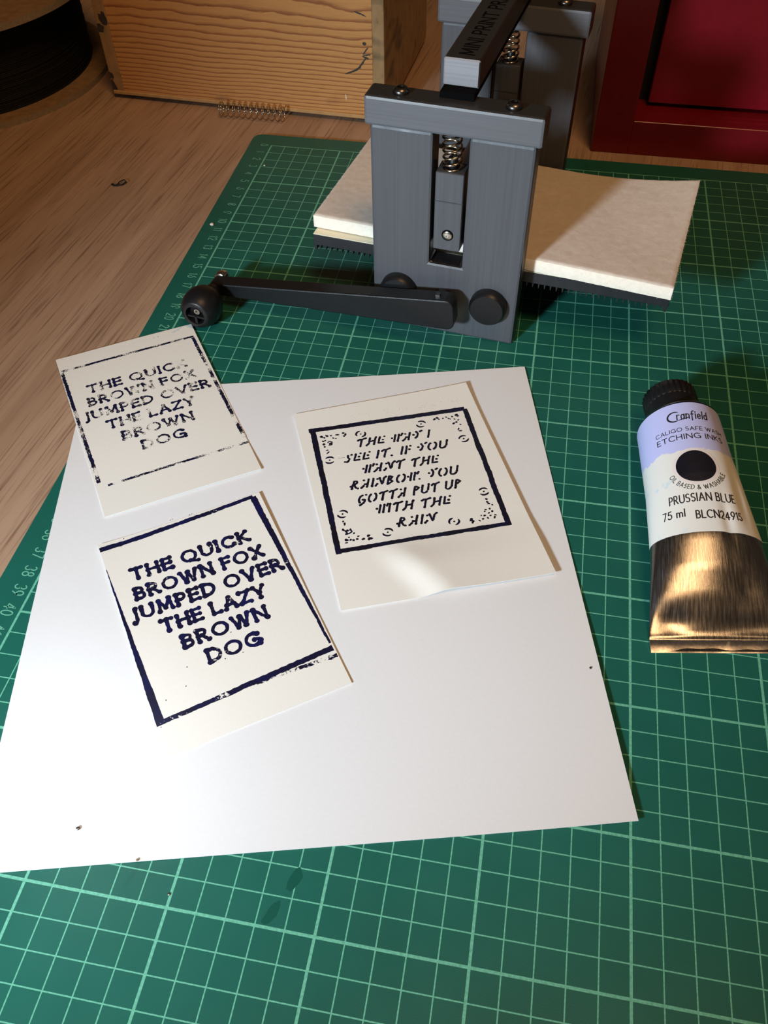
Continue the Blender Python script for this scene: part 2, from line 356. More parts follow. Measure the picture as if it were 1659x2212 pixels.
# ------------------------------------------------------------------ stroke lettering
def arc(cx, cy, rx, ry, a0, a1, n=12):
    return [(cx + rx * math.cos(math.radians(a0 + (a1 - a0) * i / n)), cy + ry * math.sin(math.radians(a0 + (a1 - a0) * i / n))) for i in range(n + 1)]
G = {
 ' ': (0.48, []),
 'A': (.82, [[(0, 0), (.41, 1)], [(.41, 1), (.82, 0)], [(.15, .34), (.67, .34)]]),
 'B': (.60, [[(0, 0), (0, 1)], [(0, 1), (.28, 1)] + arc(.28, .76, .24, .24, 90, -90) + [(0, .52)], [(0, .52), (.32, .52)] + arc(.32, .26, .28, .26, 90, -90) + [(0, 0)]]),
 'C': (.84, [arc(.50, .5, .5, .5, 48, 312, 20)]),
 'D': (.78, [[(0, 0), (0, 1)], [(0, 1), (.26, 1)] + arc(.26, .5, .52, .5, 90, -90, 16) + [(0, 0)]]),
 'E': (.56, [[(0, 0), (0, 1)], [(0, 1), (.54, 1)], [(0, .52), (.48, .52)], [(0, 0), (.56, 0)]]),
 'F': (.54, [[(0, 0), (0, 1)], [(0, 1), (.54, 1)], [(0, .52), (.46, .52)]]),
 'G': (.90, [arc(.50, .5, .5, .5, 48, 330, 20), [(.88, .02), (.88, .45), (.58, .45)]]),
 'H': (.74, [[(0, 0), (0, 1)], [(.74, 0), (.74, 1)], [(0, .52), (.74, .52)]]),
 'I': (.06, [[(.03, 0), (.03, 1)]]),
 'J': (.30, [[(.28, 1), (.28, .05)] + arc(.05, .0, .23, .25, 0, -80, 6)]),
 'K': (.68, [[(0, 0), (0, 1)], [(.62, 1), (.03, .5)], [(.15, .58), (.68, 0)]]),
 'L': (.54, [[(0, 1), (0, 0)], [(0, 0), (.54, 0)]]),
 'M': (.96, [[(.04, 0), (.10, 1)], [(.10, 1), (.48, .2)], [(.48, .2), (.86, 1)], [(.86, 1), (.94, 0)]]),
 'N': (.80, [[(0, 0), (0, 1)], [(0, 1), (.80, 0)], [(.80, 0), (.80, 1)]]),
 'O': (1.0, [arc(.5, .5, .5, .5, 90, 450, 26)]),
 'P': (.56, [[(0, 0), (0, 1)], [(0, 1), (.28, 1)] + arc(.28, .73, .27, .27, 90, -90) + [(0, .46)]]),
 'Q': (1.05, [arc(.5, .5, .5, .5, 90, 450, 26), [(.52, .02), (.75, -.10), (1.05, -.16)]]),
 'R': (.66, [[(0, 0), (0, 1)], [(0, 1), (.28, 1)] + arc(.28, .74, .26, .26, 90, -90) + [(0, .48)], [(.26, .48), (.66, 0)]]),
 'S': (.56, [arc(.28, .75, .26, .25, 40, 250, 12) + arc(.28, .26, .28, .26, 80, -140, 12)]),
 'T': (.76, [[(.38, 0), (.38, 1)], [(0, 1), (.76, 1)]]),
 'U': (.76, [[(0, 1), (0, .36)] + arc(.38, .36, .38, .36, 180, 360, 14) + [(.76, 1)]]),
 'V': (.82, [[(0, 1), (.41, 0)], [(.41, 0), (.82, 1)]]),
 'W': (1.15, [[(0, 1), (.30, 0)], [(.30, 0), (.575, .9)], [(.575, .9), (.85, 0)], [(.85, 0), (1.15, 1)]]),
 'X': (.74, [[(0, 1), (.74, 0)], [(.02, 0), (.72, 1)]]),
 'Y': (.74, [[(0, 1), (.37, .46)], [(.74, 1), (.37, .46)], [(.37, .46), (.37, 0)]]),
 'Z': (.70, [[(.03, 1), (.70, 1)], [(.70, 1), (0, 0)], [(0, 0), (.70, 0)]]),
 '0': (.62, [arc(.31, .5, .31, .5, 90, 450, 20)]),
 '1': (.30, [[(.04, .80), (.22, 1), (.22, 0)]]),
 '2': (.60, [arc(.29, .72, .28, .28, 165, -35, 12) + [(0, 0), (.60, 0)]]),
 '3': (.56, [arc(.26, .75, .25, .25, 150, -90, 12) + arc(.26, .25, .29, .25, 90, -150, 12)]),
 '4': (.64, [[(.46, 0), (.46, 1), (0, .30), (.64, .30)]]),
 '5': (.58, [[(.52, 1), (.10, 1), (.05, .56)] + arc(.26, .32, .31, .31, 120, -150, 14)]),
 '6': (.60, [[(.44, 1), (.10, .52)] + arc(.30, .31, .29, .31, 140, 500, 20)]),
 '7': (.58, [[(0, 1), (.58, 1), (.20, 0)]]),
 '8': (.58, [arc(.29, .76, .24, .24, 90, 450, 16), arc(.29, .26, .29, .26, 90, 450, 18)]),
 '9': (.60, [[(.16, 0), (.50, .48)] + arc(.30, .69, .29, .31, -40, 320, 20)]),
 '.': (.12, [[(.06, .0), (.07, .04)]]),
 '&': (.80, [[(.80, 0), (.14, .78)] + arc(.30, .84, .17, .16, 190, -20, 10) + [(.06, .32)] + arc(.28, .22, .26, .22, 150, 330, 10) + [(.74, .48)]]),
 'm': (.80, [[(0, 0), (0, .6)], [(0, .4)] + arc(.2, .4, .2, .2, 180, 0, 8) + [(.4, 0)], [(.4, .4)] + arc(.6, .4, .2, .2, 180, 0, 8) + [(.8, 0)]]),
 'l': (.06, [[(.03, 0), (.03, 1)]]),
 'r': (.36, [[(0, 0), (0, .62)], [(0, .40)] + arc(.2, .42, .2, .2, 180, 50, 6)]),
 'a': (.50, [arc(.23, .30, .23, .31, 60, 420, 14), [(.48, .62), (.48, .02)]]),
 'n': (.48, [[(0, 0), (0, .62)], [(0, .4)] + arc(.23, .4, .23, .22, 180, 0, 8) + [(.46, 0)]]),
 'f': (.40, [arc(.34, .82, .18, .18, 60, 180, 6) + [(.16, -.22)], [(0, .58), (.36, .58)]]),
 'i': (.08, [[(.04, 0), (.04, .60)], [(.04, .84), (.05, .90)]]),
 'e': (.50, [[(.02, .32), (.48, .34)] + arc(.25, .31, .24, .31, 10, 320, 14)]),
 'd': (.52, [arc(.23, .30, .23, .31, 60, 420, 14), [(.48, 1.0), (.48, .02)]]),
}
G3 = dict(G)                                # cut stencil italics: short rounded strokes and dots
def dot(x, y): return [(x, y), (x + .02, y)]
G3.update({
 'T': (.70, [[(.36, .86), (.36, 0)], [(.02, .84), (.18, .98), (.42, .93), (.72, 1.06)]]),
 'H': (.74, [[(.16, .98), (.16, .25), (-.02, .0)], [(.22, .52), (.62, .56)], [(.72, 1.02), (.68, .85), (.68, .05)]]),
 'E': (.56, [[(.08, .95), (.06, .12), (.54, .14)], dot(.50, .98), dot(.42, .55)]),
 'W': (.78, [dot(-.02, .55), [(.26, .95), (.26, .05)], [(.60, .95), (.60, .05)], [(.90, 1.02), (.84, .78)]]),
 'A': (.72, [dot(.14, .92), [(.58, 1.0), (.58, .05)], [(.30, .42), (.48, .40)], [(.06, .0), (.24, .22)]]),
 'Y': (.66, [dot(-.02, .62), [(.22, 1.0)] + arc(.16, .55, .24, .40, 60, -70, 8), [(.58, 1.0), (.70, 1.08)]]),
 'I': (.10, [[(.05, .98), (.05, .02)]]),
 'S': (.52, [dot(.46, .95), [(.14, .88), (.20, .62), (.38, .42), (.30, .12), (.20, .05)], dot(.0, .10)]),
 'F': (.46, [[(.08, .98), (.08, .0)], dot(.40, .98), dot(.36, .52)]),
 'O': (.80, [arc(.36, .5, .34, .5, 125, 250, 10), arc(.42, .5, .34, .5, 60, -60, 10)]),
 'U': (.70, [[(.04, .98), (.06, .35)] + arc(.34, .32, .28, .30, 180, 330, 10), [(.66, 1.02), (.66, .35)]]),
 'N': (.78, [dot(.06, .86), [(.0, .02), (.14, .22)], [(.26, .96), (.58, .18)], [(.66, .30), (.66, .84), (.84, 1.02)]]),
 'R': (.66, [dot(-.06, .38), [(.16, .95), (.10, .05)], [(.20, .98), (.42, .96), (.48, .74), (.26, .56)], [(.28, .46), (.46, .12), (.66, .0)]]),
 'B': (.60, [[(.08, .98), (.08, .0)], [(.16, .98), (.44, .86), (.20, .54)], [(.26, .50), (.54, .26), (.16, .04)]]),
 'G': (.74, [arc(.42, .5, .38, .48, 105, 230, 12), dot(.66, .98), [(.44, .42), (.68, .36), (.60, .0), (.28, -.22)]]),
 'P': (.56, [[(.10, .98), (.10, .0)], [(.20, .98), (.54, .78), (.26, .54)]]),
 '.': (.16, [dot(.06, .04)]),
})
def resample(pl, step):
    out = [pl[0]]
    for a, b in zip(pl[:-1], pl[1:]):
        L = math.dist(a, b); n = max(1, int(math.ceil(L / step)))
        for i in range(1, n + 1): out.append((a[0] + (b[0] - a[0]) * i / n, a[1] + (b[1] - a[1]) * i / n))
    return out
LAYER = [0]
def layer():
    """each stroke of print lies a hair above the one before, so that crossings stay clean"""
    LAYER[0] = (LAYER[0] + 1) % 9
    return LAYER[0] * .0003
def ribbon(pl, w, V, Fc, rag=0.0, flare=0.0, step=None, cap=True, seed=0.0):
    """add a flat 2D ribbon of half-width w along polyline pl; flare widens the ends"""
    closed = math.dist(pl[0], pl[-1]) < 1e-6; lz = layer()
    pl = resample(pl, step or max(w * 1.2, 1e-4)); n = len(pl); b0 = len(V)
    tot = 0; acc = [0]
    for a, b in zip(pl[:-1], pl[1:]): tot += math.dist(a, b); acc.append(tot)
    for i, p in enumerate(pl):
        if closed: q0, q1 = pl[(i - 1) % (n - 1)], pl[(i + 1) % (n - 1)]
        else: q0, q1 = pl[max(i - 1, 0)], pl[min(i + 1, n - 1)]
        tx, ty = q1[0] - q0[0], q1[1] - q0[1]; L = math.hypot(tx, ty) or 1; tx, ty = tx / L, ty / L
        t = acc[i] / tot if tot else 0
        ww = w * (1 + (0 if closed else flare * (abs(2 * t - 1) ** 3)))
        if rag:
            a_ = ww * (1 + rag * noise.noise((p[0] * 2.2 / w * .35, p[1] * 2.2 / w * .35, seed)))
            b_ = ww * (1 + rag * noise.noise((p[0] * 2.2 / w * .35, p[1] * 2.2 / w * .35, seed + 9.7)))
        else: a_ = b_ = ww
        V.append((p[0] - ty * a_, p[1] + tx * a_, lz)); V.append((p[0] + ty * b_, p[1] - tx * b_, lz))
    for i in range(n - 1): Fc.append((b0 + 2 * i, b0 + 2 * i + 1, b0 + 2 * i + 3, b0 + 2 * i + 2))
    if cap and not closed:
        for e, sgn in ((0, -1), (n - 1, 1)):
            A_, B_ = V[b0 + 2 * e], V[b0 + 2 * e + 1]; cx, cy = (A_[0] + B_[0]) / 2, (A_[1] + B_[1]) / 2
            r = math.dist(A_[:2], B_[:2]) / 2; q = pl[1] if e == 0 else pl[-2]
            an = math.atan2(pl[e][1] - q[1], pl[e][0] - q[0]); c0 = len(V); k = 6
            for j in range(k + 1):
                a = an + math.pi / 2 - math.pi * j / k; V.append((cx + r * math.cos(a), cy + r * math.sin(a), lz))
            Fc.append(tuple(range(c0, c0 + k + 1)))
def text_width(t, gap=.26, font=None): return sum((font or G)[c][0] + (gap if c != ' ' else 0) for c in t) - gap
def lay_text(t, x0, x1, y, cap, w, V, Fc, slope=0.0, slant=0.0, rag=0.0, flare=0.0, shrink=0.0, gap=.26, seed=0.0, font=None):
    """text from x0 to x1 on baseline y (+slope), letter height cap"""
    font = font or G
    kx = (x1 - x0) / text_width(t, gap, font); x = x0
    for ci, c in enumerate(t):
        adv, st = font[c]
        for si, s in enumerate(st):
            pl = [(x + gx * kx + slant * gy * cap, y + gy * cap + slope * (x + gx * kx - x0)) for gx, gy in s]
            if shrink and len(pl) >= 2 and math.dist(pl[0], pl[-1]) > 1e-6:
                L = math.dist(pl[0], pl[1]); f = min(.45, shrink * cap / L)
                if si > 0: pl[0] = (pl[0][0] + (pl[1][0] - pl[0][0]) * f, pl[0][1] + (pl[1][1] - pl[0][1]) * f)
                L = math.dist(pl[-1], pl[-2]); f = min(.45, shrink * cap / L)
                if si > 0: pl[-1] = (pl[-1][0] + (pl[-2][0] - pl[-1][0]) * f, pl[-1][1] + (pl[-2][1] - pl[-1][1]) * f)
            ribbon(pl, w, V, Fc, rag=rag, flare=flare, seed=seed + ci * 3.1 + si)
        x += (adv + (gap if c != ' ' else 0)) * kx
def blob(cx, cy, rx, ry, ang, V, Fc, n=10, rag=.25, seed=0.0):
    b = len(V); ca, sa = math.cos(ang), math.sin(ang); lz = layer()
    for i in range(n):
        a = 2 * math.pi * i / n; r = 1 + rag * noise.noise((math.cos(a) * 1.3 + seed, math.sin(a) * 1.3, seed * 1.7))
        px, py = rx * r * math.cos(a), ry * r * math.sin(a); V.append((cx + px * ca - py * sa, cy + px * sa + py * ca, lz))
    Fc.append(tuple(range(b, b + n)))

# ------------------------------------------------------------------ desk and cutting mat
DESK = -0.3
desk = box('desk', -75, 95, -78, 62, DESK - 2.8, DESK, M['desk'], None, 0.15)
tag(desk, 'brown wood-grain laminate desk top carrying everything', 'desk')
def rounded_rect(x0, x1, y0, y1, r, n=6):
    out = []
    for cx, cy, a in ((x1 - r, y1 - r, 0), (x0 + r, y1 - r, 90), (x0 + r, y0 + r, 180), (x1 - r, y0 + r, 270)):
        out += [(cx + r * math.cos(math.radians(a + 90 * i / n)), cy + r * math.sin(math.radians(a + 90 * i / n))) for i in range(n + 1)]
    return out
cmat = prism('cutting_mat', rounded_rect(-1.65, 44.6, -61.6, 1.55, 0.7), 'z', DESK, 0.0, M['mat'], None, 0.04, 1)
tag(cmat, 'large green self-healing cutting mat with a centimetre grid', 'cutting mat')
V, Fc = [], []
for k in range(0, 61):
    t = str(k); wd = text_width(t, .28) * .36; vv = []; ff = []
    lay_text(t, -wd / 2, wd / 2, -.26, .52, .028, vv, ff, gap=.28)
    b = len(V); V += [(-.52 + q[1], -k - q[0], q[2]) for q in vv]; Fc += [tuple(i + b for i in g) for g in ff]
rn = mesh('ruler_numbers', [(x, y, 0.004 + z) for x, y, z in V], Fc, M['mat_print'], cmat)

V, Fc = [], []
for x, y, rx, ry, a in ((637, 1900, .16, .42, -.35), (588, 1972, .17, .40, -.35), (575, 1985, .12, .2, -.3)):
    p = at(x, y); blob(p[0], p[1], rx, ry, a, V, Fc, n=18, rag=.5, seed=x * .1)
M['damp'] = mat_simple('damp_mark', (0.006, 0.085, 0.062), 0.35, spec=0.3, var=.05)
mesh('damp_mark', [(x, y, 0.003 + z) for x, y, z in V], Fc, M['damp'], cmat)['kind'] = 'stuff'

# ------------------------------------------------------------------ sheets and cards
class Sheet:
    """a thin sheet: pixel corners of its flat outline (tl, tr, br, bl) at level z, with a gentle height field"""
    def __init__(s, name, corners, z, hfun, mat, thick=0.03, n=(30, 36), edge=None, wob=None):
        s.P = [np.array(c if len(c) == 3 else at(c[0], c[1], z)) for c in corners]; s.z = z; s.h = hfun
        o = (s.P[0] + s.P[2]) / 2; s.o = np.array([o[0], o[1], 0])
        ex = s.P[1] - s.P[0] + s.P[2] - s.P[3]; ex[2] = 0; s.ex = ex / np.linalg.norm(ex); s.ey = np.array([-s.ex[1], s.ex[0], 0])
        nu, nv = n; v, f = [], []
        for top in (1, 0):
            for j in range(nv + 1):
                for i in range(nu + 1):
                    a, b = i / nu, j / nv
                    p = (s.P[0] * (1 - a) + s.P[1] * a) * (1 - b) + (s.P[3] * (1 - a) + s.P[2] * a) * b
                    q = s.loc(p); zz = z + s.h(*q) - (0 if top else thick)
                    v.append((q[0], q[1], zz))
        N = (nu + 1) * (nv + 1)
        for j in range(nv):
            for i in range(nu):
                k = j * (nu + 1) + i; f.append((k, k + 1, k + nu + 2, k + nu + 1)); f.append((N + k, N + k + nu + 1, N + k + nu + 2, N + k + 1))
        rim = [i for i in range(nu + 1)] + [j * (nu + 1) + nu for j in range(1, nv + 1)] + [nv * (nu + 1) + i for i in range(nu - 1, -1, -1)] + [j * (nu + 1) for j in range(nv - 1, 0, -1)]
        for a, b in zip(rim, rim[1:] + rim[:1]): f.append((a, b, N + b, N + a))
        s.obj = mesh(name, v, f, mat)
        s.obj.location = Vector(s.o) * S; s.obj.rotation_euler = (0, 0, math.atan2(s.ex[1], s.ex[0]))
        shade(s.obj, 50)
    def loc(s, p):
        d = np.array(p) - s.o; return float(d @ s.ex), float(d @ s.ey)
    def px(s, x, y): return s.loc(at(x, y, s.z))
    def print(s, name, V, Fc, mat, lift=0.0025):
        o = mesh(name, [(x, y, s.z + s.h(x, y) + lift + z) for x, y, z in V], Fc, mat, s.obj)
        if name in ('ink_speck', 'corner_flourishes', 'border_offset_print'): o['kind'] = 'stuff'
        return o

def sheet_h(x, y):
    return 0.02 * math.sin(x * .35) * math.sin(y * .3 + 1) + 0.13 * max(0, (x - 4) / 7.5) ** 2 * max(0, (-y + 2) / 14)
big = Sheet('paper_sheet', [(-2.78, -26.85, .05), (19.56, -21.07, .05), (25.23, -44.45, .05), (3.06, -50.2, .05)], 0.05, sheet_h, M['sheet'], 0.03, (40, 44))
tag(big.obj, 'large blank white paper sheet lying under the printed cards', 'paper')

def card(name, label, corners, z, hf, thick=.035):
    c = Sheet(name, corners, z, hf, M['card'], thick)
    tag(c.obj, label, 'printed card', 'proof prints on cream card'); return c

# card with the faint print, over the mat edge
c1 = card('print_card', 'cream card with faint patchy "THE QUICK BROWN FOX" print, overhanging the mat edge',
          [(120, 777), (413, 700), (565, 1014), (227, 1118)], 0.085, lambda x, y: 0.02 * math.sin(x * .5 + 1) + (0.06 * max(0, (-y - 3) / 3.2) ** 2))
def cpx(c, o, sc): return lambda x, y: c.px(o[0] + x * sc, o[1] + y * sc)
q = cpx(c1, (100, 680), .3014)
V, Fc = [], []
for t, l, bl, r in [('THE QUICK', (297, 520), (345, 552), (1000, 366)), ('BROWN FOX', (307, 628), (330, 652), (1064, 438)), ('JUMPED OVER', (278, 745), (335, 747), (1170, 508)),
                    ('THE LAZY', (442, 785), (490, 808), (1060, 636)), ('BROWN', (550, 862), (575, 892), (1053, 745)), ('DOG', (690, 925), (712, 957), (1002, 868))]:
    a, b, d = q(*l), q(*bl), q(*r); lay_text(t, a[0], d[0], (b[1] + d[1]) / 2, .54, .055, V, Fc, slope=0, rag=.55, flare=.8, gap=.40, seed=a[0])
c1.print('printed_text', V, Fc, M['ink_worn'])
V, Fc = [], []
for a, b, w in [((108, 408), (1055, 155), .075), ((112, 415), (378, 1205), .085), ((1050, 165), (1420, 880), .085), ((442, 1222), (1448, 912), .07)]:
    ribbon([q(*a), q(*b)], w, V, Fc, rag=.45, step=.05, cap=False)
c1.print('printed_border', V, Fc, M['ink_worn'])
V, Fc = [], []
for i, (x, y) in enumerate([(700, 183), (735, 175), (770, 166), (800, 160)]): p = q(x, y); blob(p[0], p[1], .05, .015, .1, V, Fc, seed=i)
c1.print('ink_speck', V, Fc, M['ink_dust'])
V, Fc = [], []; ribbon([q(905, 128), q(940, 112), q(962, 92)], .05, V, Fc, rag=.8)
M['smudge'] = mat_simple('pale_blue_smudge', (0.55, 0.66, 0.72), .6, nscale=900, var=.2); c1.print('blue_smudge', V, Fc, M['smudge'])

# card with the strong print
c2 = card('print_card', 'cream card with bold dark "THE QUICK BROWN FOX" print and doubled bottom border',
          [(213, 1180), (560, 1065), (760, 1475), (362, 1637)], 0.08, lambda x, y: 0.02 + 0.08 * max(0, (-x - 1) / 3) ** 2 * max(0, (y + 5) / 8) + 0.05 * max(0, (x - 1) / 2.7) ** 2 * max(0, (y + 1) / 6))
q = cpx(c2, (200, 1050), .3496)
V, Fc = [], []
for t, l, bl, r in [('THE QUICK', (242, 545), (285, 588), (962, 325)), ('BROWN FOX', (267, 668), (293, 718), (1047, 412)), ('JUMPED OVER', (250, 815), (330, 835), (1165, 490)),
                    ('THE LAZY', (432, 868), (483, 908), (1065, 662)), ('BROWN', (557, 950), (582, 1010), (1077, 798)), ('DOG', (708, 1030), (742, 1093), (1040, 962))]:
    a, b, d = q(*l), q(*bl), q(*r); lay_text(t, a[0], d[0], (b[1] + d[1]) / 2, .56, .074, V, Fc, rag=.40, flare=.65, gap=.42, seed=a[0] + 5)
c2.print('printed_text', V, Fc, M['ink_full'])
V, Fc = [], []
def wedge(a, b, w0, w1, V, Fc, rag=.25, seed=0):
    lz = layer(); n = 160; b0 = len(V); dx, dy = b[0] - a[0], b[1] - a[1]; L = math.hypot(dx, dy); nx, ny = -dy / L, dx / L
    for i in range(n + 1):
        t = i / n; w = w0 + (w1 - w0) * t; x, y = a[0] + dx * t, a[1] + dy * t
        r1 = w + .035 * rag * (noise.noise((t * L * 1.3, seed, 0)) + .8 * noise.noise((t * L * 6, seed, 3))); r2 = w + .035 * rag * (noise.noise((t * L * 1.3, seed, 7)) + .8 * noise.noise((t * L * 6, seed, 11)))
        V.append((x + nx * r1, y + ny * r1, lz)); V.append((x - nx * r2, y - ny * r2, lz))
    for i in range(n): Fc.append((b0 + 2 * i, b0 + 2 * i + 1, b0 + 2 * i + 3, b0 + 2 * i + 2))
wedge(q(48, 408), q(990, 70), .13, .10, V, Fc, 1); wedge(q(990, 72), q(1468, 972), .15, .05, V, Fc, .8, 3)
wedge(q(430, 1462), q(1485, 1000), .10, .13, V, Fc, .8, 5); wedge(q(88, 525), q(425, 1480), .01, .17, V, Fc, .5, 7)
c2.print('printed_border', V, Fc, M['ink_full'])
V, Fc = [], []; wedge(q(960, 1240), q(1512, 1043), .05, .10, V, Fc, 1.5, 9); wedge(q(418, 1490), q(520, 1440), .05, .04, V, Fc, 2, 11)
c2.print('border_offset_print', V, Fc, M['ink_dust'], .0015)
V, Fc = [], []
for i, (x, y) in enumerate([(585, 1120), (578, 1238), (455, 1325), (820, 1068), (930, 1028), (600, 180), (480, 212), (195, 330), (860, 125), (890, 116), (855, 905)]): p = q(x, y); blob(p[0], p[1], .035, .018, i * .7, V, Fc, seed=i)
c2.print('ink_speck', V, Fc, M['ink_full'])

def card3_h(x, y):
    """buckled near the lower left, where the card has been bent up"""
    d = (x + 2.1 + (y + 4.6) * .55) / 1.5                     # across the bend, which runs down to the right
    k = max(0.0, min(1.0, d)); up = k * k * (3 - 2 * k); fall = math.exp(-max(0.0, d - 1.0) * .42)
    low = max(0.0, min(1.0, (-y - 2.4) / 2.2)); low = low * low * (3 - 2 * low)
    return 0.03 + 0.30 * up * fall * low + 0.06 * max(0, (x - 1.5) / 3) ** 2 + 0.04 * max(0, (y - 4) / 2) ** 2
# card with the ornamented saying
c3 = card('print_card', 'cream card printed with slanted stencil lettering, corner flourishes and a black frame',
          [(635, 897), (1006, 830), (1200, 1242), (737, 1320)], 0.085,
          card3_h, .04)
q = cpx(c3, (620, 820), .3617)
V, Fc = [], []
for t, l, r in [('THE WAY I', (415, 405), (862, 345)), ('SEE IT. IF YOU', (345, 500), (968, 405)), ('WANT THE', (452, 562), (914, 498)), ('RAINBOW. YOU', (380, 660), (1032, 562)),
                ('GOTTA PUT UP', (422, 745), (1050, 642)), ('WITH THE', (532, 802), (988, 744)), ('RAIN', (660, 882), (900, 848))]:
    a, d = q(*l), q(*r); lay_text(t, a[0], d[0] - .14, a[1], .47, .052, V, Fc, slope=(d[1] - a[1]) / (d[0] - a[0]), slant=.38, rag=.35, flare=.15, gap=.27, seed=a[0] + 11, font=G3)
c3.print('printed_text', V, Fc, M['ink_solid'])
V, Fc = [], []
for i, (a, b, w) in enumerate([((130, 312), (1058, 178), .135), ((152, 300), (310, 1045), .13), ((1060, 180), (1325, 875), .125), ((300, 1030), (1338, 862), .12)]):
    wedge(q(*a), q(*b), w, w, V, Fc, .8, i * 2.3)
c3.print('printed_border', V, Fc, M['ink_solid'])
V, Fc = [], []
rnd = random.Random(5)
def eye(x, y, rot):
    p = q(x, y)
    for s in (0, 1):
        a0 = rot + 180 * s; ribbon([(p[0] + px_, p[1] + py_) for px_, py_ in arc(0, 0, .23, .20, a0 - 55, a0 + 55, 6)], .050, V, Fc, rag=.3, flare=-.5)
    blob(p[0], p[1], .05, .042, .4, V, Fc, seed=x)
for e in [(440, 328, 150), (800, 268, 60), (255, 484, 80), (1055, 357, 110), (1175, 672, 90), (332, 806, 60), (602, 914, 60), (998, 850, 150)]: eye(*e)
def bits(pts, seed):
    for i, (x, y, rx, ry) in enumerate(pts): p = q(x, y); blob(p[0], p[1], rx * 1.2, ry * 1.35, rnd.uniform(0, 3.1), V, Fc, rag=.5, seed=seed + i)
bits([(205, 345, .08, .06), (222, 350, .06, .04), (238, 340, .07, .05), (262, 338, .05, .04), (275, 352, .05, .03), (300, 333, .10, .035), (335, 322, .06, .05), (348, 330, .08, .05), (340, 340, .05, .04), (292, 355, .03, .03),
      (215, 372, .05, .04), (228, 368, .05, .03), (220, 390, .06, .05), (260, 385, .06, .05), (245, 378, .04, .03), (225, 405, .05, .04), (240, 425, .06, .03), (245, 440, .08, .03)], 1)
ribbon([q(250, 372), q(268, 375), q(268, 392), q(252, 395)], .035, V, Fc)
bits([(880, 240, .07, .05), (895, 232, .06, .05), (905, 240, .05, .03), (930, 235, .05, .03), (950, 228, .05, .03), (965, 235, .04, .04), (985, 225, .05, .04), (1010, 215, .09, .05), (1020, 222, .06, .03), (1000, 240, .05, .03), (1022, 245, .05, .03),
      (995, 265, .07, .05), (1012, 258, .05, .04), (1035, 272, .05, .03), (1025, 298, .07, .03), (1035, 310, .08, .035), (975, 240, .03, .03)], 30)
bits([(1190, 718, .06, .04), (1195, 735, .05, .05), (1205, 745, .06, .03), (1225, 752, .04, .03), (1185, 780, .05, .03), (1210, 775, .04, .04), (1180, 790, .04, .03), (1225, 790, .05, .04), (1205, 800, .05, .03), (1180, 815, .05, .04), (1215, 815, .05, .03),
      (1240, 825, .07, .04), (1200, 830, .05, .03), (1170, 835, .05, .04), (1150, 845, .05, .03), (1100, 840, .08, .06), (1110, 852, .09, .05), (1245, 812, .05, .03), (1160, 815, .03, .03)], 60)
bits([(335, 850, .05, .03), (345, 865, .08, .04), (335, 900, .06, .05), (360, 905, .06, .05), (378, 900, .04, .04), (355, 925, .06, .04), (400, 920, .04, .04), (355, 960, .08, .05), (355, 978, .07, .03), (380, 960, .05, .04), (398, 962, .05, .05), (420, 955, .05, .05),
      (425, 938, .05, .03), (455, 955, .07, .05), (485, 935, .07, .06), (500, 950, .09, .05), (490, 955, .06, .05), (370, 945, .04, .03)], 90)
ribbon([q(345, 905), q(365, 925), q(388, 912), q(378, 895)], .035, V, Fc)
c3.print('corner_flourishes', V, Fc, M['ink_solid'])
V, Fc = [], []
for i in range(40):
    p = q(rnd.uniform(380, 1000), 0); t = rnd.random(); p = q(380 + 640 * t, 248 - 92 * t - 18 + rnd.uniform(-22, 6)); blob(p[0], p[1], .012, .01, 0, V, Fc, n=6, seed=i)
ribbon([q(305, 472), q(345, 468)], .008, V, Fc)
c3.print('ink_speck', V, Fc, M['ink_solid'])

